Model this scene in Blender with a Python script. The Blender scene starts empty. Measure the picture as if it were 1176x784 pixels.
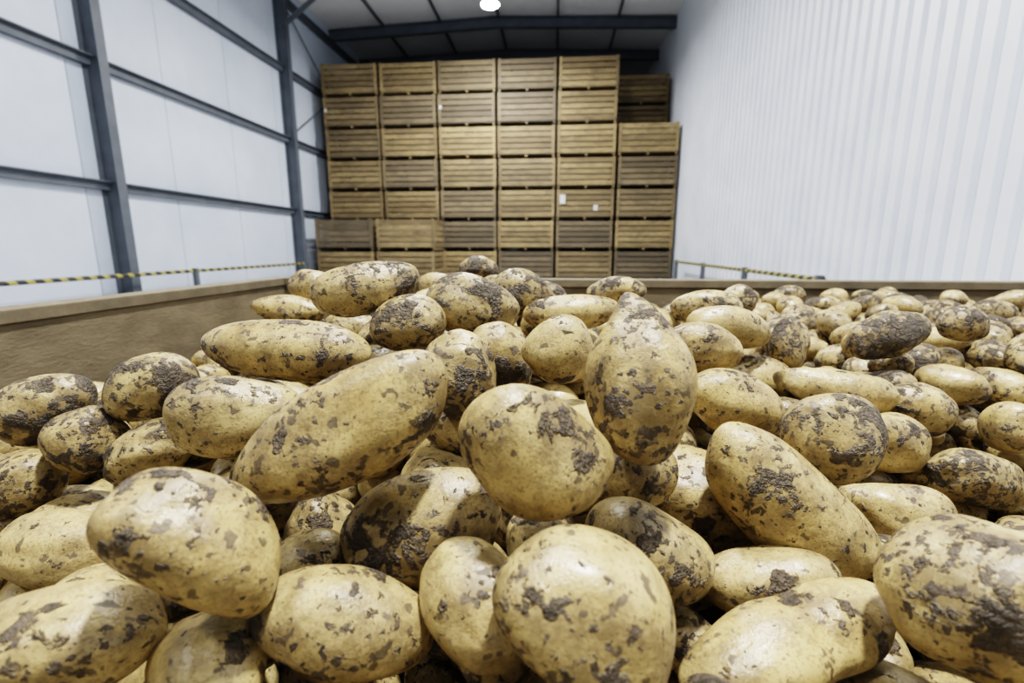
import bpy, bmesh, numpy as np, math
from mathutils import Matrix, Vector, Euler, Quaternion
rng=np.random.default_rng(11)
COL=bpy.context.scene.collection
# ---------------------------------------------------------------- helpers
def link(o,parent=None):
    COL.objects.link(o)
    if parent: o.parent=parent
    return o
def empty(name,loc=(0,0,0)):
    e=bpy.data.objects.new(name,None); e.location=loc; e.empty_display_size=.2
    return link(e)
class MB:
    def __init__(s): s.v=[];s.f=[];s.m=[]
    def box(s,x0,x1,y0,y1,z0,z1,mat=0):
        b=len(s.v)
        s.v+=[(x0,y0,z0),(x1,y0,z0),(x1,y1,z0),(x0,y1,z0),(x0,y0,z1),(x1,y0,z1),(x1,y1,z1),(x0,y1,z1)]
        for q in ((0,3,2,1),(4,5,6,7),(0,1,5,4),(1,2,6,5),(2,3,7,6),(3,0,4,7)):
            s.f.append(tuple(b+i for i in q)); s.m.append(mat)
    def beam(s,p0,p1,w,h,mat=0,up=(0,0,1)):
        p0=Vector(p0);p1=Vector(p1);d=(p1-p0).normalized();u=Vector(up)
        sd=d.cross(u).normalized();u=sd.cross(d).normalized();b=len(s.v)
        for P in (p0,p1):
            for a,c in ((-1,-1),(1,-1),(1,1),(-1,1)): s.v.append(tuple(P+sd*a*w/2+u*c*h/2))
        for q in ((0,1,2,3),(7,6,5,4),(0,4,5,1),(1,5,6,2),(2,6,7,3),(3,7,4,0)):
            s.f.append(tuple(b+i for i in q)); s.m.append(mat)
    def ibeam(s,p0,p1,w,h,tf,tw,up,mat=0):
        p0=Vector(p0);p1=Vector(p1);u=Vector(up).normalized()
        d=(p1-p0).normalized();sd=d.cross(u).normalized();u=sd.cross(d).normalized()
        for k in (-1,1):
            o=u*k*(h/2-tf/2); s.beam(p0+o,p1+o,w,tf,mat,up)
        s.beam(p0,p1,tw,h-2*tf,mat,up)
    def cyl(s,p0,p1,r,n=16,mat=0,r1=None):
        r1=r if r1 is None else r1
        p0=Vector(p0);p1=Vector(p1);d=(p1-p0).normalized()
        a=d.orthogonal().normalized();c=d.cross(a);b=len(s.v)
        for P,rr in ((p0,r),(p1,r1)):
            for i in range(n):
                t=2*math.pi*i/n; s.v.append(tuple(P+(a*math.cos(t)+c*math.sin(t))*rr))
        for i in range(n):
            j=(i+1)%n; s.f.append((b+i,b+j,b+n+j,b+n+i)); s.m.append(mat)
        s.f.append(tuple(b+n-1-i for i in range(n)));s.m.append(mat)
        s.f.append(tuple(b+n+i for i in range(n)));s.m.append(mat)
    def mesh(s,name,mats):
        me=bpy.data.meshes.new(name); me.from_pydata(s.v,[],s.f)
        for m in mats: me.materials.append(m)
        me.polygons.foreach_set("material_index",s.m); me.update()
        return me
    def obj(s,name,mats,parent=None,bevel=0):
        o=bpy.data.objects.new(name,s.mesh(name,mats)); link(o,parent)
        if bevel:
            b=o.modifiers.new("bevel","BEVEL"); b.width=bevel; b.segments=2; b.limit_method='ANGLE'
        return o
# ---------------------------------------------------------------- materials
class NT:
    def __init__(s,name):
        s.mat=bpy.data.materials.new(name); s.mat.use_nodes=True
        s.t=s.mat.node_tree; s.b=s.t.nodes["Principled BSDF"]
    def n(s,typ,**k):
        nd=s.t.nodes.new(typ)
        for a,v in k.items(): setattr(nd,a,v)
        return nd
    def set(s,inp,v):
        if hasattr(v,"is_output"): s.t.links.new(v,inp)
        else: inp.default_value=v
    def noise(s,vec,scale,detail=3,rough=.5,dist=0):
        n=s.n("ShaderNodeTexNoise"); s.set(n.inputs["Vector"],vec)
        n.inputs["Scale"].default_value=scale;n.inputs["Detail"].default_value=detail
        n.inputs["Roughness"].default_value=rough;n.inputs["Distortion"].default_value=dist
        return n.outputs["Fac"]
    def map(s,v,a,b,c=0.,d=1.):
        m=s.n("ShaderNodeMapRange"); s.set(m.inputs[0],v)
        for i,x in zip((1,2,3,4),(a,b,c,d)): s.set(m.inputs[i],x)
        return m.outputs[0]
    def math(s,op,a,b=0.):
        m=s.n("ShaderNodeMath",operation=op); s.set(m.inputs[0],a); s.set(m.inputs[1],b); return m.outputs[0]
    def mix(s,f,a,b,blend='MIX'):
        m=s.n("ShaderNodeMix",data_type='RGBA',blend_type=blend)
        s.set(m.inputs[0],f)
        s.set(m.inputs[6],a if hasattr(a,"is_output") else (*a,1)[:4]); s.set(m.inputs[7],b if hasattr(b,"is_output") else (*b,1)[:4])
        return m.outputs[2]
    def bump(s,h,strength=1,dist=.01,normal=None):
        b=s.n("ShaderNodeBump"); b.inputs["Strength"].default_value=strength;b.inputs["Distance"].default_value=dist
        s.set(b.inputs["Height"],h)
        if normal is not None: s.set(b.inputs["Normal"],normal)
        return b.outputs[0]
    def obj(s): return s.n("ShaderNodeTexCoord").outputs["Object"]
    def P(s,name,v):
        if not hasattr(v,"is_output") and isinstance(v,tuple): v=(*v,1)[:4]
        s.set(s.b.inputs[name],v)

def mat_potato():
    t=NT("potato_skin")
    pos=t.obj(); isl=t.n("ShaderNodeNewGeometry").outputs["Random Per Island"]
    comb=t.n("ShaderNodeCombineXYZ"); t.set(comb.inputs[0],t.math('MULTIPLY',isl,7.3)); t.set(comb.inputs[2],t.math('MULTIPLY',isl,3.1))
    va=t.n("ShaderNodeVectorMath",operation='ADD'); t.set(va.inputs[0],pos); t.set(va.inputs[1],comb.outputs[0])
    v=va.outputs[0]
    att=t.n("ShaderNodeAttribute",attribute_name="mud").outputs["Fac"]
    r2=t.math('FRACT',t.math('MULTIPLY',isl,37.7)); r3=t.math('FRACT',t.math('MULTIPLY',isl,91.3))
    n15=t.noise(v,20,2)                     # where on the tuber the soil clings
    base=t.mix(t.map(t.noise(v,32,3),.3,.7),(.37,.262,.098),(.57,.438,.190))
    base=t.mix(t.math('MULTIPLY',r2,.5),base,(.43,.345,.175))
    sp=t.map(t.noise(v,450,1,.6),.54,.66)
    base=t.mix(t.math('MULTIPLY',sp,.55),base,(.18,.11,.042))
    thr=t.math('MULTIPLY',t.math('SUBTRACT',att,.28),.17)
    film=t.map(t.math('ADD',t.math('ADD',t.noise(v,60,5,.70),t.math('MULTIPLY',n15,.65)),thr),.69,.98)
    base=t.mix(t.math('MULTIPLY',film,.78),base,(.135,.094,.043))
    s1=t.map(t.math('ADD',t.noise(v,130,4,.6,.2),t.math('ADD',t.math('MULTIPLY',n15,.50),t.math('MULTIPLY',r3,.05))),t.math('SUBTRACT',.90,thr),t.math('SUBTRACT',.935,thr))
    s2=t.map(t.math('ADD',t.noise(v,38,6,.58,.3),t.math('ADD',t.math('MULTIPLY',n15,.42),t.math('MULTIPLY',r2,.06))),t.math('SUBTRACT',.868,thr),t.math('SUBTRACT',.90,thr))
    s3=t.map(t.math('ADD',t.noise(v,90,2.5,.5),t.math('MULTIPLY',thr,.4)),.632,.657)
    m=t.math('MAXIMUM',t.math('MAXIMUM',s1,s2),t.math('MULTIPLY',s3,.85))
    mudc=t.mix(t.map(t.noise(v,110,3),.35,.7),(.023,.017,.011),(.092,.068,.046))
    col=t.mix(t.math('MULTIPLY',m,.93),base,mudc)
    t.P("Base Color",col)
    t.P("Roughness",t.math('ADD',t.map(m,0,1,.31,.52),t.math('MULTIPLY',film,.12)))
    t.b.inputs["Specular IOR Level"].default_value=.55
    h=t.math('ADD',t.math('MULTIPLY',t.math('ADD',s2,t.math('MULTIPLY',s1,.4)),t.map(t.noise(v,240,3,.65),.2,.8,.4,1.3)),t.math('MULTIPLY',film,.16))
    t.P("Normal",t.bump(h,1,.0034))
    return t.mat
def mat_simple(name,c1,c2,scale=4,rough=.6,bump=0,bscale=40,metal=0,stretch=None,detail=4):
    t=NT(name);v=t.obj()
    if stretch:
        mp=t.n("ShaderNodeMapping"); t.set(mp.inputs[0],v); mp.inputs["Scale"].default_value=stretch; v=mp.outputs[0]
    t.P("Base Color",t.mix(t.map(t.noise(v,scale,detail,.6),.3,.7),c1,c2))
    t.P("Roughness",rough);t.P("Metallic",metal)
    if bump: t.P("Normal",t.bump(t.noise(v,bscale,4,.6),.6,bump))
    return t.mat
def mat_crate():
    t=NT("crate_timber"); v=t.obj()
    isl=t.n("ShaderNodeNewGeometry").outputs["Random Per Island"]
    rnd=t.n("ShaderNodeObjectInfo").outputs["Random"]
    comb=t.n("ShaderNodeCombineXYZ"); t.set(comb.inputs[0],t.math('MULTIPLY',rnd,31.)); t.set(comb.inputs[1],t.math('MULTIPLY',isl,17.))
    va=t.n("ShaderNodeVectorMath",operation='ADD'); t.set(va.inputs[0],v); t.set(va.inputs[1],comb.outputs[0])
    mp=t.n("ShaderNodeMapping"); t.set(mp.inputs[0],va.outputs[0]); mp.inputs["Scale"].default_value=(1,8,8)
    g=t.noise(mp.outputs[0],5,6,.65)
    isl2=t.math('FRACT',t.math('ADD',t.math('MULTIPLY',isl,13.),t.math('MULTIPLY',rnd,7.)))
    new=t.mix(isl2,(.20,.142,.066),(.37,.275,.130))
    old=t.mix(isl2,(.085,.070,.047),(.18,.143,.092))
    rr=t.math('FRACT',t.math('MULTIPLY',rnd,5.37))
    c=t.mix(t.map(rr,.05,1.),new,old)
    c=t.mix(t.map(g,.35,.7),c,t.mix(.6,c,(.03,.022,.014)))
    c=t.mix(t.math('MULTIPLY',t.map(t.noise(va.outputs[0],1.7,5,.7),.45,.65),.55),c,(.055,.046,.032))
    t.P("Base Color",c);t.P("Roughness",.75)
    t.P("Normal",t.bump(g,.5,.004))
    return t.mat
def mat_stripe(name):
    t=NT(name);v=t.obj();sx=t.n("ShaderNodeSeparateXYZ");t.set(sx.inputs[0],v)
    a=t.math('ADD',sx.outputs[1],t.math('MULTIPLY',sx.outputs[2],.8))
    fr=t.math('FRACT',t.math('DIVIDE',a,.22)); m=t.math('GREATER_THAN',fr,.45)
    t.P("Base Color",t.mix(m,(.34,.29,.07),(.02,.02,.02)));t.P("Roughness",.5)
    return t.mat
def mat_emit(name,c,s):
    t=NT(name);t.P("Base Color",(1,1,1));t.P("Emission Color",c);t.P("Emission Strength",s);return t.mat
M_pot=mat_potato();M_crate=mat_crate()
M_white=mat_simple("white_panel",(.48,.55,.655),(.59,.65,.75),.7,.5,.06,1.0)
M_rib=mat_simple("white_corrugated_sheet",(.60,.645,.72),(.70,.74,.80),1.2,.42)
M_steel=mat_simple("grey_painted_steel",(.070,.085,.105),(.105,.12,.145),3,.55)
M_roof=mat_simple("roof_lining",(.74,.76,.76),(.83,.84,.84),1.5,.7)
M_back=mat_simple("back_wall_grey",(.40,.41,.41),(.48,.49,.49),1,.7)
M_floor=mat_simple("concrete",(.38,.37,.36),(.50,.49,.47),2,.8,.004,20)
M_ply=mat_simple("dirty_plywood",(.090,.071,.043),(.165,.134,.084),9,.75,.003,60,stretch=(1,1,2.5),detail=7)
M_rim=mat_simple("rim_timber",(.085,.068,.043),(.15,.123,.08),14,.7,.002,70,detail=7)
M_rubber=mat_simple("rubber",(.02,.02,.02),(.035,.035,.035),10,.8)
M_red=mat_simple("chassis_paint",(.12,.13,.13),(.18,.18,.17),6,.5)
M_stripe=mat_stripe("hazard_stripe")
M_lamp=mat_emit("lamp_glow",(1,.98,.95),120)
M_label=mat_simple("paper_label",(.5,.5,.48),(.6,.6,.57),20,.6)
M_dark=mat_simple("joint_seal",(.22,.25,.29),(.27,.3,.35),5,.6)
# ---------------------------------------------------------------- room
XL,XR,YF,YB=-7.45,3.62,-6.0,22.0
ZE,ZA,XA=8.8,9.0,-1.9
b=MB();b.box(XL-.2,XR+.2,YF,YB+.2,-.15,0);b.obj("floor",[M_floor])
b=MB();b.box(XL-.2,XR+.2,YB,YB+.15,0,9.6);b.obj("wall_back",[M_back])
b=MB()
y=YF
b.box(XL-.12,XL-.02,YF,YB,0,ZE+.1,1)
while y<YB:
    b.box(XL-.02,XL,y+.008,min(y+1.9,YB)-.008,0,ZE+.05,0); y+=1.9
b.obj("wall_left",[M_white,M_dark])
b=MB();pts=[];y=YF;pit=.23
while y<YB:
    for dy,dx in ((0,0),(.065,0),(.078,-.07),(.217,-.07)): pts.append((y+dy,XR+dx))
    y+=pit
pts.append((y,XR))
for i,(yy,xx) in enumerate(pts): b.v+=[(xx,yy,0),(xx,yy,ZE+.1)]
for i in range(len(pts)-1): b.f.append((2*i,2*i+1,2*i+3,2*i+2));b.m.append(0)
b.box(XR+.03,XR+.15,YF,YB,0,ZE+.1)
b.obj("wall_right",[M_rib])
b=MB()
b.v+=[(XL-.2,YF,ZE),(XA,YF,ZA),(XR+.2,YF,ZE),(XL-.2,YB+.2,ZE),(XA,YB+.2,ZA),(XR+.2,YB+.2,ZE),
      (XL-.2,YF,ZE+.12),(XA,YF,ZA+.12),(XR+.2,YF,ZE+.12),(XL-.2,YB+.2,ZE+.12),(XA,YB+.2,ZA+.12),(XR+.2,YB+.2,ZE+.12)]
for q in ((0,1,4,3),(1,2,5,4),(6,9,10,7),(7,10,11,8),(0,6,7,1),(1,7,8,2),(3,4,10,9),(4,5,11,10)): b.f.append(q);b.m.append(0)
b.obj("ceiling",[M_roof])
b=MB()
zr=lambda x: ZA-(ZA-ZE)*abs(x-XA)/((XR-XL)/2)
frames=[-3.85,1.9,7.65,13.4,16.6,19.15]
for i,fy in enumerate(frames):
    if i!=4:
        b.ibeam((XL+.16,fy,0),(XL+.16,fy,ZE),.17,.30,.016,.012,(1,0,0))
        b.beam((XL+.2,fy,ZE-1.2),(XL+1.6,fy,zr(XL+1.6)-.3),.12,.06,0)
    b.ibeam((XL,fy,zr(XL)-.2),(XA,fy,zr(XA)-.2),.17,.3,.016,.012,(0,0,1))
    b.ibeam((XA,fy,zr(XA)-.2),(XR-.05,fy,zr(XR)-.2),.17,.3,.016,.012,(0,0,1))
for z in (1.0,2.88,4.77,6.56,8.35):
    b.beam((XL+.06,YF+.05,z),(XL+.06,YB-.05,z),.10,.14,0)
    b.beam((XL+.14,YF+.05,z+.06),(XL+.14,YB-.05,z+.06),.10,.02,0)
for x in (-5.6,-3.75,-1.9,-.05,1.8):
    b.beam((x,YF+.05,zr(x)-.06),(x,YB-.05,zr(x)-.06),.06,.08,0)
b.beam((XL+.13,13.5,4.9),(XL+.13,19.0,8.3),.03,.03,0)
b.beam((XL+.13,13.5,8.3),(XL+.13,19.0,4.9),.03,.03,0)
b.obj("steel_frame",[M_steel])
def rail(x,z,y0,y1,posts):
    e=empty("hazard_guard_rail",(x,y0,0))
    b=MB();b.cyl((0,0,z),(0,y1-y0,z),.032,12,0);b.obj("rail_tube",[M_stripe],e)
    b=MB()
    for py in posts:
        b.box(-.04,.04,py-y0-.04,py-y0+.04,0,z+.05)
        b.box(-.09,.09,py-y0-.09,py-y0+.09,0,.015)
    b.obj("posts",[M_steel],e)
rail(XL+.5,1.44,-3,13.0,[-2,1.6,5.2,8.8,12.9])
rail(XR-.35,1.50,6.2,13.6,[6.3,8.7,11.1,13.5])
def lamp(x,y,z,power,size=.5):
    e=empty("high_bay_lamp",(x,y,z))
    b=MB();b.cyl((0,0,.02),(0,0,.2),.22,32,0,.09);b.cyl((0,0,.2),(0,0,.34),.07,20,0)
    b.cyl((0,0,.34),(0,0,zr(x)-z-.005),.012,8,0); b.obj("housing",[M_steel],e)
    b=MB();b.cyl((0,0,-.02),(0,0,.02),.16,32,0,.21);b.obj("lens",[M_lamp],e)
    l=bpy.data.lights.new("lamp_light",'AREA');l.shape='DISK';l.size=size;l.energy=power;l.color=(1,.98,.95)
    o=bpy.data.objects.new("lamp_light",l);o.location=(0,0,-.04);link(o,e)
lamp(-1.62,12.4,7.42,450)
lamp(-1.6,6.0,8.3,330)
lamp(.7,.6,6.6,400,.35)
lamp(-3.4,-2.0,8.0,130,.6)
# ---------------------------------------------------------------- crates
CW,CH,CD=1.74,.905,1.2
def crate_mesh(name,seed):
    r=np.random.default_rng(seed);b=MB();W,D=1.685,1.18
    H0=.085;Ht=.875
    for x in (-W/2+.04,0,W/2-.04): b.box(x-.03,x+.03,-D/2+.01,D/2-.01,0,H0-.022)
    nb=7
    for i in range(nb): b.box(-W/2+.02,W/2-.02,-D/2+.02+i*(D-.04)/nb,-D/2+.02+(i+1)*(D-.04)/nb-.012,H0-.022,H0)
    n=5;hh=(Ht-H0)/n
    for i in range(n):
        z0=H0+i*hh+.004;z1=H0+(i+1)*hh-.028
        j=r.uniform(-.006,.006,4)
        b.box(-W/2,W/2,-D/2+j[0],-D/2+.022+j[0],z0,z1)
        b.box(-W/2,W/2,D/2-.022,D/2,z0,z1)
        b.box(-W/2,-W/2+.022,-D/2+.03,D/2-.03,z0,z1)
        b.box(W/2-.022,W/2,-D/2+.03,D/2-.03,z0,z1)
    for x in (-W/2+.06,W/2-.06,):
        for yy in (-D/2+.055,D/2-.055): b.box(x-.035,x+.035,yy-.03,yy+.03,H0,Ht)
    for x in (-W/2+.045,W/2-.045):
        b.box(x-.04,x+.04,-D/2-.018,-D/2-.007,H0,Ht-.01)
    return b.mesh(name,[M_crate])
cms=[crate_mesh("wooden_crate_a",1),crate_mesh("wooden_crate_b",2),crate_mesh("wooden_crate_c",3)]
CX0=-7.05
def crate(cx,cy,cz,j=.015):
    o=bpy.data.objects.new("wooden_potato_crate",cms[rng.integers(3)])
    o.location=(cx+rng.uniform(-j,j),cy+rng.uniform(-j,j)*2,cz);o.rotation_euler=(0,0,rng.uniform(-.008,.008));link(o);return o
ztop=7.21
step=ztop/8
def label(o,x,z,w,h):
    b=MB();b.box(x,x+w,-.620,-.612,z,z+h);b.obj("label",[M_label],o)
for c in range(6):
    cx=CX0+CW*(c+.5)+c*.018
    for k in range(8):
        if c==5 and k>=6: continue
        o=crate(cx,14.9+CD/2,k*step)
        if (c,k)==(4,3): label(o,-.75,.45,.16,.26);label(o,.25,.25,.12,.16)
        if (c,k) in ((0,6),(2,6)): label(o,-.8,.45,.07,.1)
    for k in range(8):
        if c in (0,5) or k==7: crate(cx,16.55+CD/2,k*step)
for k in range(3): crate(CX0+CW*.5+.15,13.58+CD/2,k*step)
for k in range(3): crate(CX0+CW*1.5+.17,13.60+CD/2,k*step)
# ---------------------------------------------------------------- trailer bin
BX0,BX1,BY0,BY1,ZR,ZF=-1.0,1.68,-.5,1.70,1.78,1.46
tr=empty("potato_trailer",(0,0,0))
b=MB();th=.04
b.box(BX0-th,BX0,BY0-th,BY1+th,1.15,ZR-.02);b.box(BX1,BX1+th,BY0-th,BY1+th,1.15,ZR-.02)
b.box(BX0,BX1,BY1,BY1+th,1.15,ZR-.02);b.box(BX0,BX1,BY0-th,BY0,1.15,ZR-.02)
b.box(BX0,BX1,BY0,BY1,ZF-.05,ZF-.012)
b.obj("side_boards",[M_ply],tr,.003)
b=MB();w=.006
b.box(BX0-th-.015,BX0+w,BY0-th,BY1+th,ZR-.02,ZR+.008)
b.box(BX1-w,BX1+th+.015,BY0-th,BY1+th,ZR-.02,ZR+.008)
b.box(BX0+w,BX1-w,BY1-w,BY1+th+.015,ZR-.02,ZR+.008)
b.box(BX0+w,BX1-w,BY0-th-.015,BY0+w,ZR-.02,ZR+.008)
b.obj("rim_boards",[M_rim],tr,.003)
b=MB()
for yy in (BY0+.2,.6,BY1-.2): b.box(BX0-th-.05,BX1+th+.05,yy-.04,yy+.04,1.05,1.15)
for yy in (BY0+.2,.6,BY1-.2):
    for x in (BX0-th-.05,BX1+th): b.box(x,x+.05,yy-.04,yy+.04,1.15,ZR-.04)
for x in (-.35,1.0): b.box(x-.05,x+.05,BY0-.1,BY1+.1,.9,1.05)
b.cyl((BX0+.05,.6,.5),(BX1-.05,.6,.5),.06,16)
for x in (-.35,1.0): b.box(x-.05,x+.05,.5,.7,.5,.9)
b.box(.28,.38,BY0-1.3,BY0,.92,1.02);b.beam((.33,BY0-.1,.0),(.33,BY0-.1,.95),.08,.08,up=(0,1,0))
b.obj("chassis",[M_red],tr)
b=MB()
for x in (BX0+.02,BX1-.24):
    b.cyl((x,.6,.5),(x+.22,.6,.5),.5,40,0);b.cyl((x-.01,.6,.5),(x+.23,.6,.5),.24,24,1)
b.obj("wheels",[M_rubber,M_red],tr,.02)
# ---------------------------------------------------------------- potatoes
# potatoes of the heap crest: id, centre x y z (mm), half-axes (mm), orientation quaternion x y z (/100)
HER="""1,-276,213,1678,50,29,32,62,14,12
2,-200,231,1735,53,31,34,61,37,-17
10,-146,309,1773,78,40,37,61,-13,27
4,18,229,1706,51,40,38,62,26,-11
3,-127,253,1666,57,32,35,63,20,1
5,159,287,1643,80,28,31,61,6,19
6,242,267,1703,39,43,42,60,17,-18
11,-7,301,1763,53,39,36,62,29,-6
12,64,355,1800,61,40,42,41,-32,61
7,173,359,1633,53,29,32,64,-9,2
8,75,344,1667,54,36,37,62,21,-9
9,-99,328,1688,59,42,38,62,-2,17
43,207,408,1679,89,41,39,59,24,-23
44,263,452,1725,44,41,42,63,3,3
35,-428,341,1640,66,33,33,63,2,-3
33,-427,442,1684,49,32,31,62,-12,22
32,-285,385,1751,56,37,35,63,16,9
13,-287,470,1795,92,33,33,63,-1,-3
30,-509,449,1691,35,37,36,62,-14,23
28,-455,484,1743,50,37,33,63,-12,20
29,-578,476,1718,48,37,37,62,-5,22
34,-572,434,1649,40,37,34,64,-10,4
36,-591,493,1579,60,31,29,63,-1,1
42,150,469,1637,71,50,50,59,12,-22
22,-90,450,1775,46,36,33,55,46,-35
24,4,484,1797,38,34,29,61,-3,21
20,-173,547,1811,48,33,31,61,6,20
23,-56,517,1777,43,34,31,54,45,-36
15,-102,601,1827,64,39,35,63,6,-7
14,-230,569,1851,64,31,29,61,6,22
25,23,687,1806,70,27,27,63,0,7
16,-55,722,1830,48,38,35,62,13,11
21,-353,785,1762,49,30,29,64,-2,0
31,-462,543,1714,36,28,28,63,-32,28
19,-446,767,1795,56,25,25,63,15,8
18,-429,813,1832,40,29,25,63,-4,-2
17,-150,945,1856,38,27,26,63,10,9
26,110,874,1820,52,25,23,63,-4,-2
27,-17,780,1818,36,27,26,63,-8,-5
45,199,531,1726,56,36,35,61,18,-14
46,368,642,1714,75,31,29,62,-3,-10
49,299,708,1710,48,34,32,63,5,-6
51,178,595,1777,50,30,28,63,2,-3
52,247,703,1784,61,30,28,63,9,-1
53,254,832,1800,57,28,25,63,-8,-5
54,317,870,1807,32,27,25,63,-8,-5
50,348,734,1757,42,26,26,47,-43,57
48,493,748,1770,64,34,32,62,-1,17
47,478,648,1689,46,34,33,61,16,-13
59,408,587,1666,49,35,33,63,21,2
57,369,504,1616,55,36,33,63,-7,-5
58,490,597,1569,55,31,30,63,8,7
56,501,571,1630,62,34,32,63,16,0
60,581,626,1675,32,32,32,63,0,1
38,-129,530,1662,47,34,31,64,-16,10
41,-27,484,1596,49,32,31,63,-2,-1
39,-69,356,1601,47,36,37,54,-15,43
37,-235,419,1613,46,36,36,49,-28,52
55,689,867,1771,39,31,31,63,3,3"""
heroes=[]
for ln in HER.split("\n"):
    a=[int(x) for x in ln.split(",")]
    q=np.array(a[7:10])/100.; qw=math.sqrt(max(0,1-(q*q).sum()))
    M=np.array(Quaternion((qw,*q)).normalized().to_matrix())
    heroes.append((a[0],np.array(a[1:4])/1000.,M,np.array(a[4:7])/1000.))
N=400; g=np.arange(N)+.5; ph=np.arccos(1-2*g/N); tt=np.pi*(1+5**.5)*g
S=np.stack([np.cos(tt)*np.sin(ph),np.sin(tt)*np.sin(ph),np.cos(ph)],1)
def ico(n):
    bm=bmesh.new();bmesh.ops.create_icosphere(bm,subdivisions=n,radius=1)
    v=np.array([x.co[:] for x in bm.verts]);fa=np.array([[q.index for q in x.verts] for x in bm.faces]);bm.free();return v,fa
ICO={k:ico(k) for k in (3,4,5,6)}
AV=[];AF=[];AM=[];off=0
MUD={44:.85,48:.85,28:.75,12:.55,9:.5,55:.7,56:.6,47:.6,50:.7,10:.42,4:.42,16:.65,2:.4,3:.45,11:.38,13:.45,14:.55,43:.48,8:.3,15:.55,5:.22,6:.42,32:.42,1:.35,39:.4}
def add_potato(C,M,r,lod,rs,mud,kind=0):
    global off
    v,fa=ICO[lod]
    rad=np.ones(len(v))
    for i in range(5):
        k=rs.normal(size=3)*rs.uniform(1.2,2.5); rad+=.029*np.sin(v@k+rs.uniform(0,6.28))
    for i in range(4):
        k=rs.normal(size=3)*4.0; rad+=.010*np.sin(v@k+rs.uniform(0,6.28))
    if lod>=4:
        for i in range(10):
            e=rs.normal(size=3);e/=np.linalg.norm(e); d2=((v-e)**2).sum(1)
            s=rs.uniform(.003,.012); rad-=.032*np.exp(-d2/s)-.014*np.exp(-d2/(s*3.5))
    if mud>.75:
        for i in range(12):
            e=rs.normal(size=3);e/=np.linalg.norm(e); d2=((v-e)**2).sum(1)
            rad+=.04*mud*np.clip(1-d2/rs.uniform(.02,.09),0,1)**.5*rs.uniform(.3,1)
    P=v*rad[:,None]*r
    q=v[:,0]; tap=rs.uniform(-.14,.14)
    if kind: tap=0
    P[:,1]*=1+tap*q; P[:,2]*=1+tap*q
    bl=1+.07*q*q
    if kind==12: bl=1-.34*np.exp(-((q-.80)/.30)**2); P[:,0]+=np.where(q>.5,(q-.5)*.35*r[0],0)
    if kind==5: bl=1-.13*np.exp(-((q-.15)/.22)**2)+.05*q*q
    P[:,1]*=bl;P[:,2]*=bl
    bend=rs.uniform(-.13,.13)*r[1]; P[:,1]+=bend*(2*q*q-.7)
    W=P@M.T+C
    AV.append(W);AF.append(fa+off);AM.append(np.full(len(v),mud));off+=len(v)
rs=np.random.default_rng(77)
for (k,C,M,r) in heroes:
    px=r[1]/np.linalg.norm(C-np.array([0,0,1.9]))
    add_potato(C,M,r,6 if px>.12 else 5,rs,MUD.get(k,rs.uniform(.1,.7)),k if k in (5,12) else 0)
G=.006;nx=int((BX1-BX0)/G);ny=int((BY1-BY0)/G)
HM=np.full((nx,ny),ZF)
hc=np.array([h[1] for h in heroes]);hM=[h[2] for h in heroes];hr=[h[3] for h in heroes]
gx=BX0+(np.arange(nx)+.5)*G;gy=BY0+(np.arange(ny)+.5)*G
XX,YY=np.meshgrid(gx,gy,indexing='ij')
sm=lambda a,b_,x: np.clip((x-a)/(b_-a),0,1)**2*(3-2*np.clip((x-a)/(b_-a),0,1))
env=1.9-(.245-.095*sm(-.5,.25,XX))
env=env-.08*(1-sm(.05,.45,YY))
env=np.minimum(env,1.9-.15-.05*(1-sm(.3,.9,YY)))
env=env+.028*sm(.3,.7,XX)*sm(.7,1.3,YY)
w=np.zeros_like(XX);zz=np.zeros_like(XX);dm=np.full_like(XX,9)
for c,r in zip(hc,hr):
    d2=(XX-c[0])**2+(YY-c[1])**2; wi=1/(d2+.0004)**2; w+=wi; zz+=wi*(c[2]); dm=np.minimum(dm,np.sqrt(d2))
he=zz/w
k=sm(.10,.24,dm)
ENV=he*(1-k)+env*k
ENV=np.where(YY<.18,np.minimum(ENV,1.9-.27),ENV)
S42=S[::8]
fails=0;placed=0
rf=np.random.default_rng(5)
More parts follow.
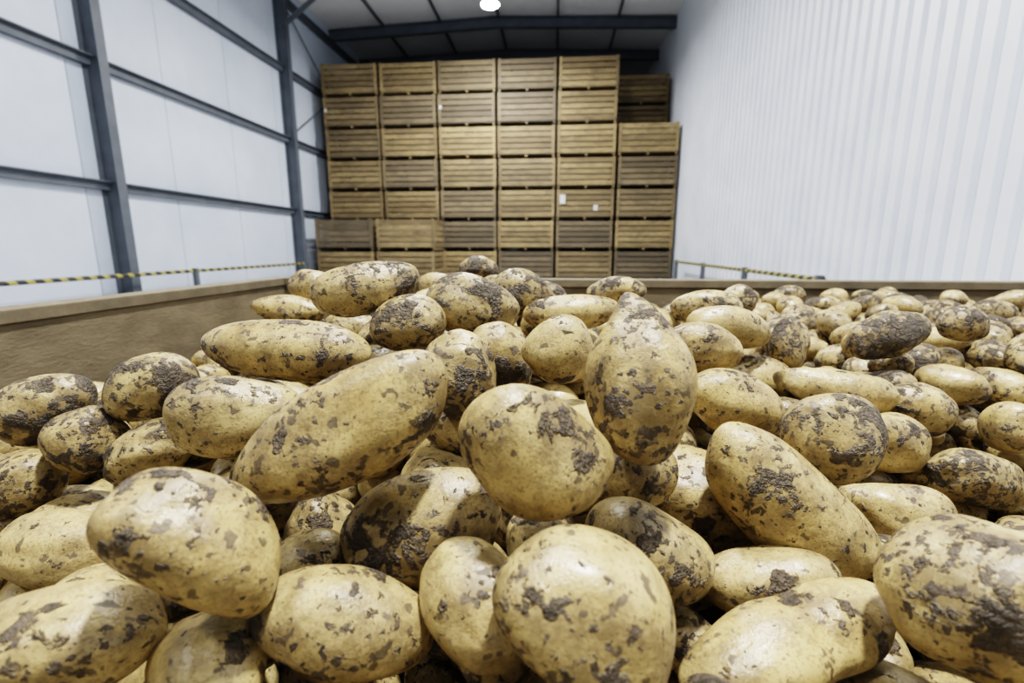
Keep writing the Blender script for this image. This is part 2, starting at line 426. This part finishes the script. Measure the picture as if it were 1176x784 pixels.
while fails<260 and placed<3000:
    best=None
    s0=rf.uniform(.72,1.10)
    bb_=rf.uniform(.030,.038)*s0;a=bb_*rf.uniform(1.1,1.65);c=bb_*rf.uniform(.86,1)
    for trial in range(14):
        x=rf.uniform(BX0+.045,BX1-.045);y=rf.uniform(BY0+.045,BY1-.045)
        rot=np.array(Euler((rf.uniform(-.4,.4),rf.uniform(-.4,.4),rf.uniform(0,6.28)),'XYZ').to_matrix()); 
        A=rot@np.diag([a*a,bb_*bb_,c*c])@rot.T
        ex,ey,ez=np.sqrt(np.diag(A))
        if x-ex<BX0+.008 or x+ex>BX1-.008 or y-ey<BY0+.008 or y+ey>BY1-.008: continue
        i0=int((x-ex-BX0)/G);i1=int((x+ex-BX0)/G)+1;j0=int((y-ey-BY0)/G);j1=int((y+ey-BY0)/G)+1
        i0=max(i0,0);j0=max(j0,0)
        X=XX[i0:i1,j0:j1]-x;Y=YY[i0:i1,j0:j1]-y
        Q=np.linalg.inv(A);B=2*(Q[0,2]*X+Q[1,2]*Y);Cc=Q[0,0]*X*X+2*Q[0,1]*X*Y+Q[1,1]*Y*Y-1
        D=B*B-4*Q[2,2]*Cc;ok=D>0
        if not ok.any(): continue
        sq=np.sqrt(np.where(ok,D,0));lo=(-B-sq)/(2*Q[2,2]);hi=(-B+sq)/(2*Q[2,2])
        sub=HM[i0:i1,j0:j1]
        z=(sub-lo)[ok].max()-.004
        ci=min(int((x-BX0)/G),nx-1);cj=min(int((y-BY0)/G),ny-1)
        slack=ENV[ci,cj]-(z+ez)
        if slack<0: continue
        sc=-slack
        if best is not None and sc>=best[0]: continue
        Cn=np.array([x,y,z]);near=np.where(((hc-Cn)**2).sum(1)<.16**2)[0]
        if len(near):
            P=Cn+(S42*[a,bb_,c])@rot.T;hit=False
            for h in near:
                q=((P-hc[h])@hM[h])/(hr[h]*.98)
                if ((q*q).sum(1)<1).any(): hit=True;break
                q=((hc[h]-Cn)@rot)/np.array([a,bb_,c])
                if (q*q).sum()<1: hit=True;break
            if hit: continue
        best=(sc,Cn,rot,np.array([a,bb_,c]),(i0,i1,j0,j1),ok,z+hi)
    if best is None: fails+=1;continue
    fails=0;placed+=1
    sc,Cn,rot,r,(i0,i1,j0,j1),ok,top=best
    sub=HM[i0:i1,j0:j1];sub[ok]=np.maximum(sub[ok],top[ok])
    dist=math.hypot(Cn[0],Cn[1]);deep=ENV[min(int((Cn[0]-BX0)/G),nx-1),min(int((Cn[1]-BY0)/G),ny-1)]-Cn[2]
    lod=3 if (dist>1.0 or deep>.12) else 4
    if dist<.45 and deep<.12: lod=5
    add_potato(Cn,rot,r,lod,rs,rs.uniform(.0,.72)+.28*float(np.clip(Cn[0],0,1)))
V=np.concatenate(AV);FA=np.concatenate(AF);MU=np.concatenate(AM)
me=bpy.data.meshes.new("potato_heap");me.vertices.add(len(V));me.vertices.foreach_set("co",V.astype(np.float32).ravel())
nf=len(FA);me.loops.add(nf*3);me.loops.foreach_set("vertex_index",FA.astype(np.int32).ravel())
me.polygons.add(nf);me.polygons.foreach_set("loop_start",np.arange(0,nf*3,3,dtype=np.int32))
me.polygons.foreach_set("use_smooth",np.ones(nf,dtype=bool))
at=me.attributes.new("mud",'FLOAT','POINT');at.data.foreach_set("value",MU.astype(np.float32))
me.materials.append(M_pot);me.update(calc_edges=True);me.validate()
link(bpy.data.objects.new("potato_heap",me))
# ---------------------------------------------------------------- world, camera
w=bpy.data.worlds.new("world");bpy.context.scene.world=w;w.use_nodes=True
w.node_tree.nodes["Background"].inputs[0].default_value=(.78,.87,1,1);w.node_tree.nodes["Background"].inputs[1].default_value=.23
cam=bpy.data.cameras.new("camera");co=bpy.data.objects.new("camera",cam);link(co)
co.location=(0,0,1.9);co.rotation_euler=(math.radians(90-11.2),0,math.radians(5.1))
cam.sensor_width=36;cam.lens=16.84;cam.clip_start=.02;cam.clip_end=100
cam.dof.use_dof=True;cam.dof.focus_distance=.48;cam.dof.aperture_fstop=5.6
bpy.context.scene.camera=co
vs=bpy.context.scene.view_settings;vs.view_transform='Filmic';vs.look='High Contrast';vs.exposure=.38
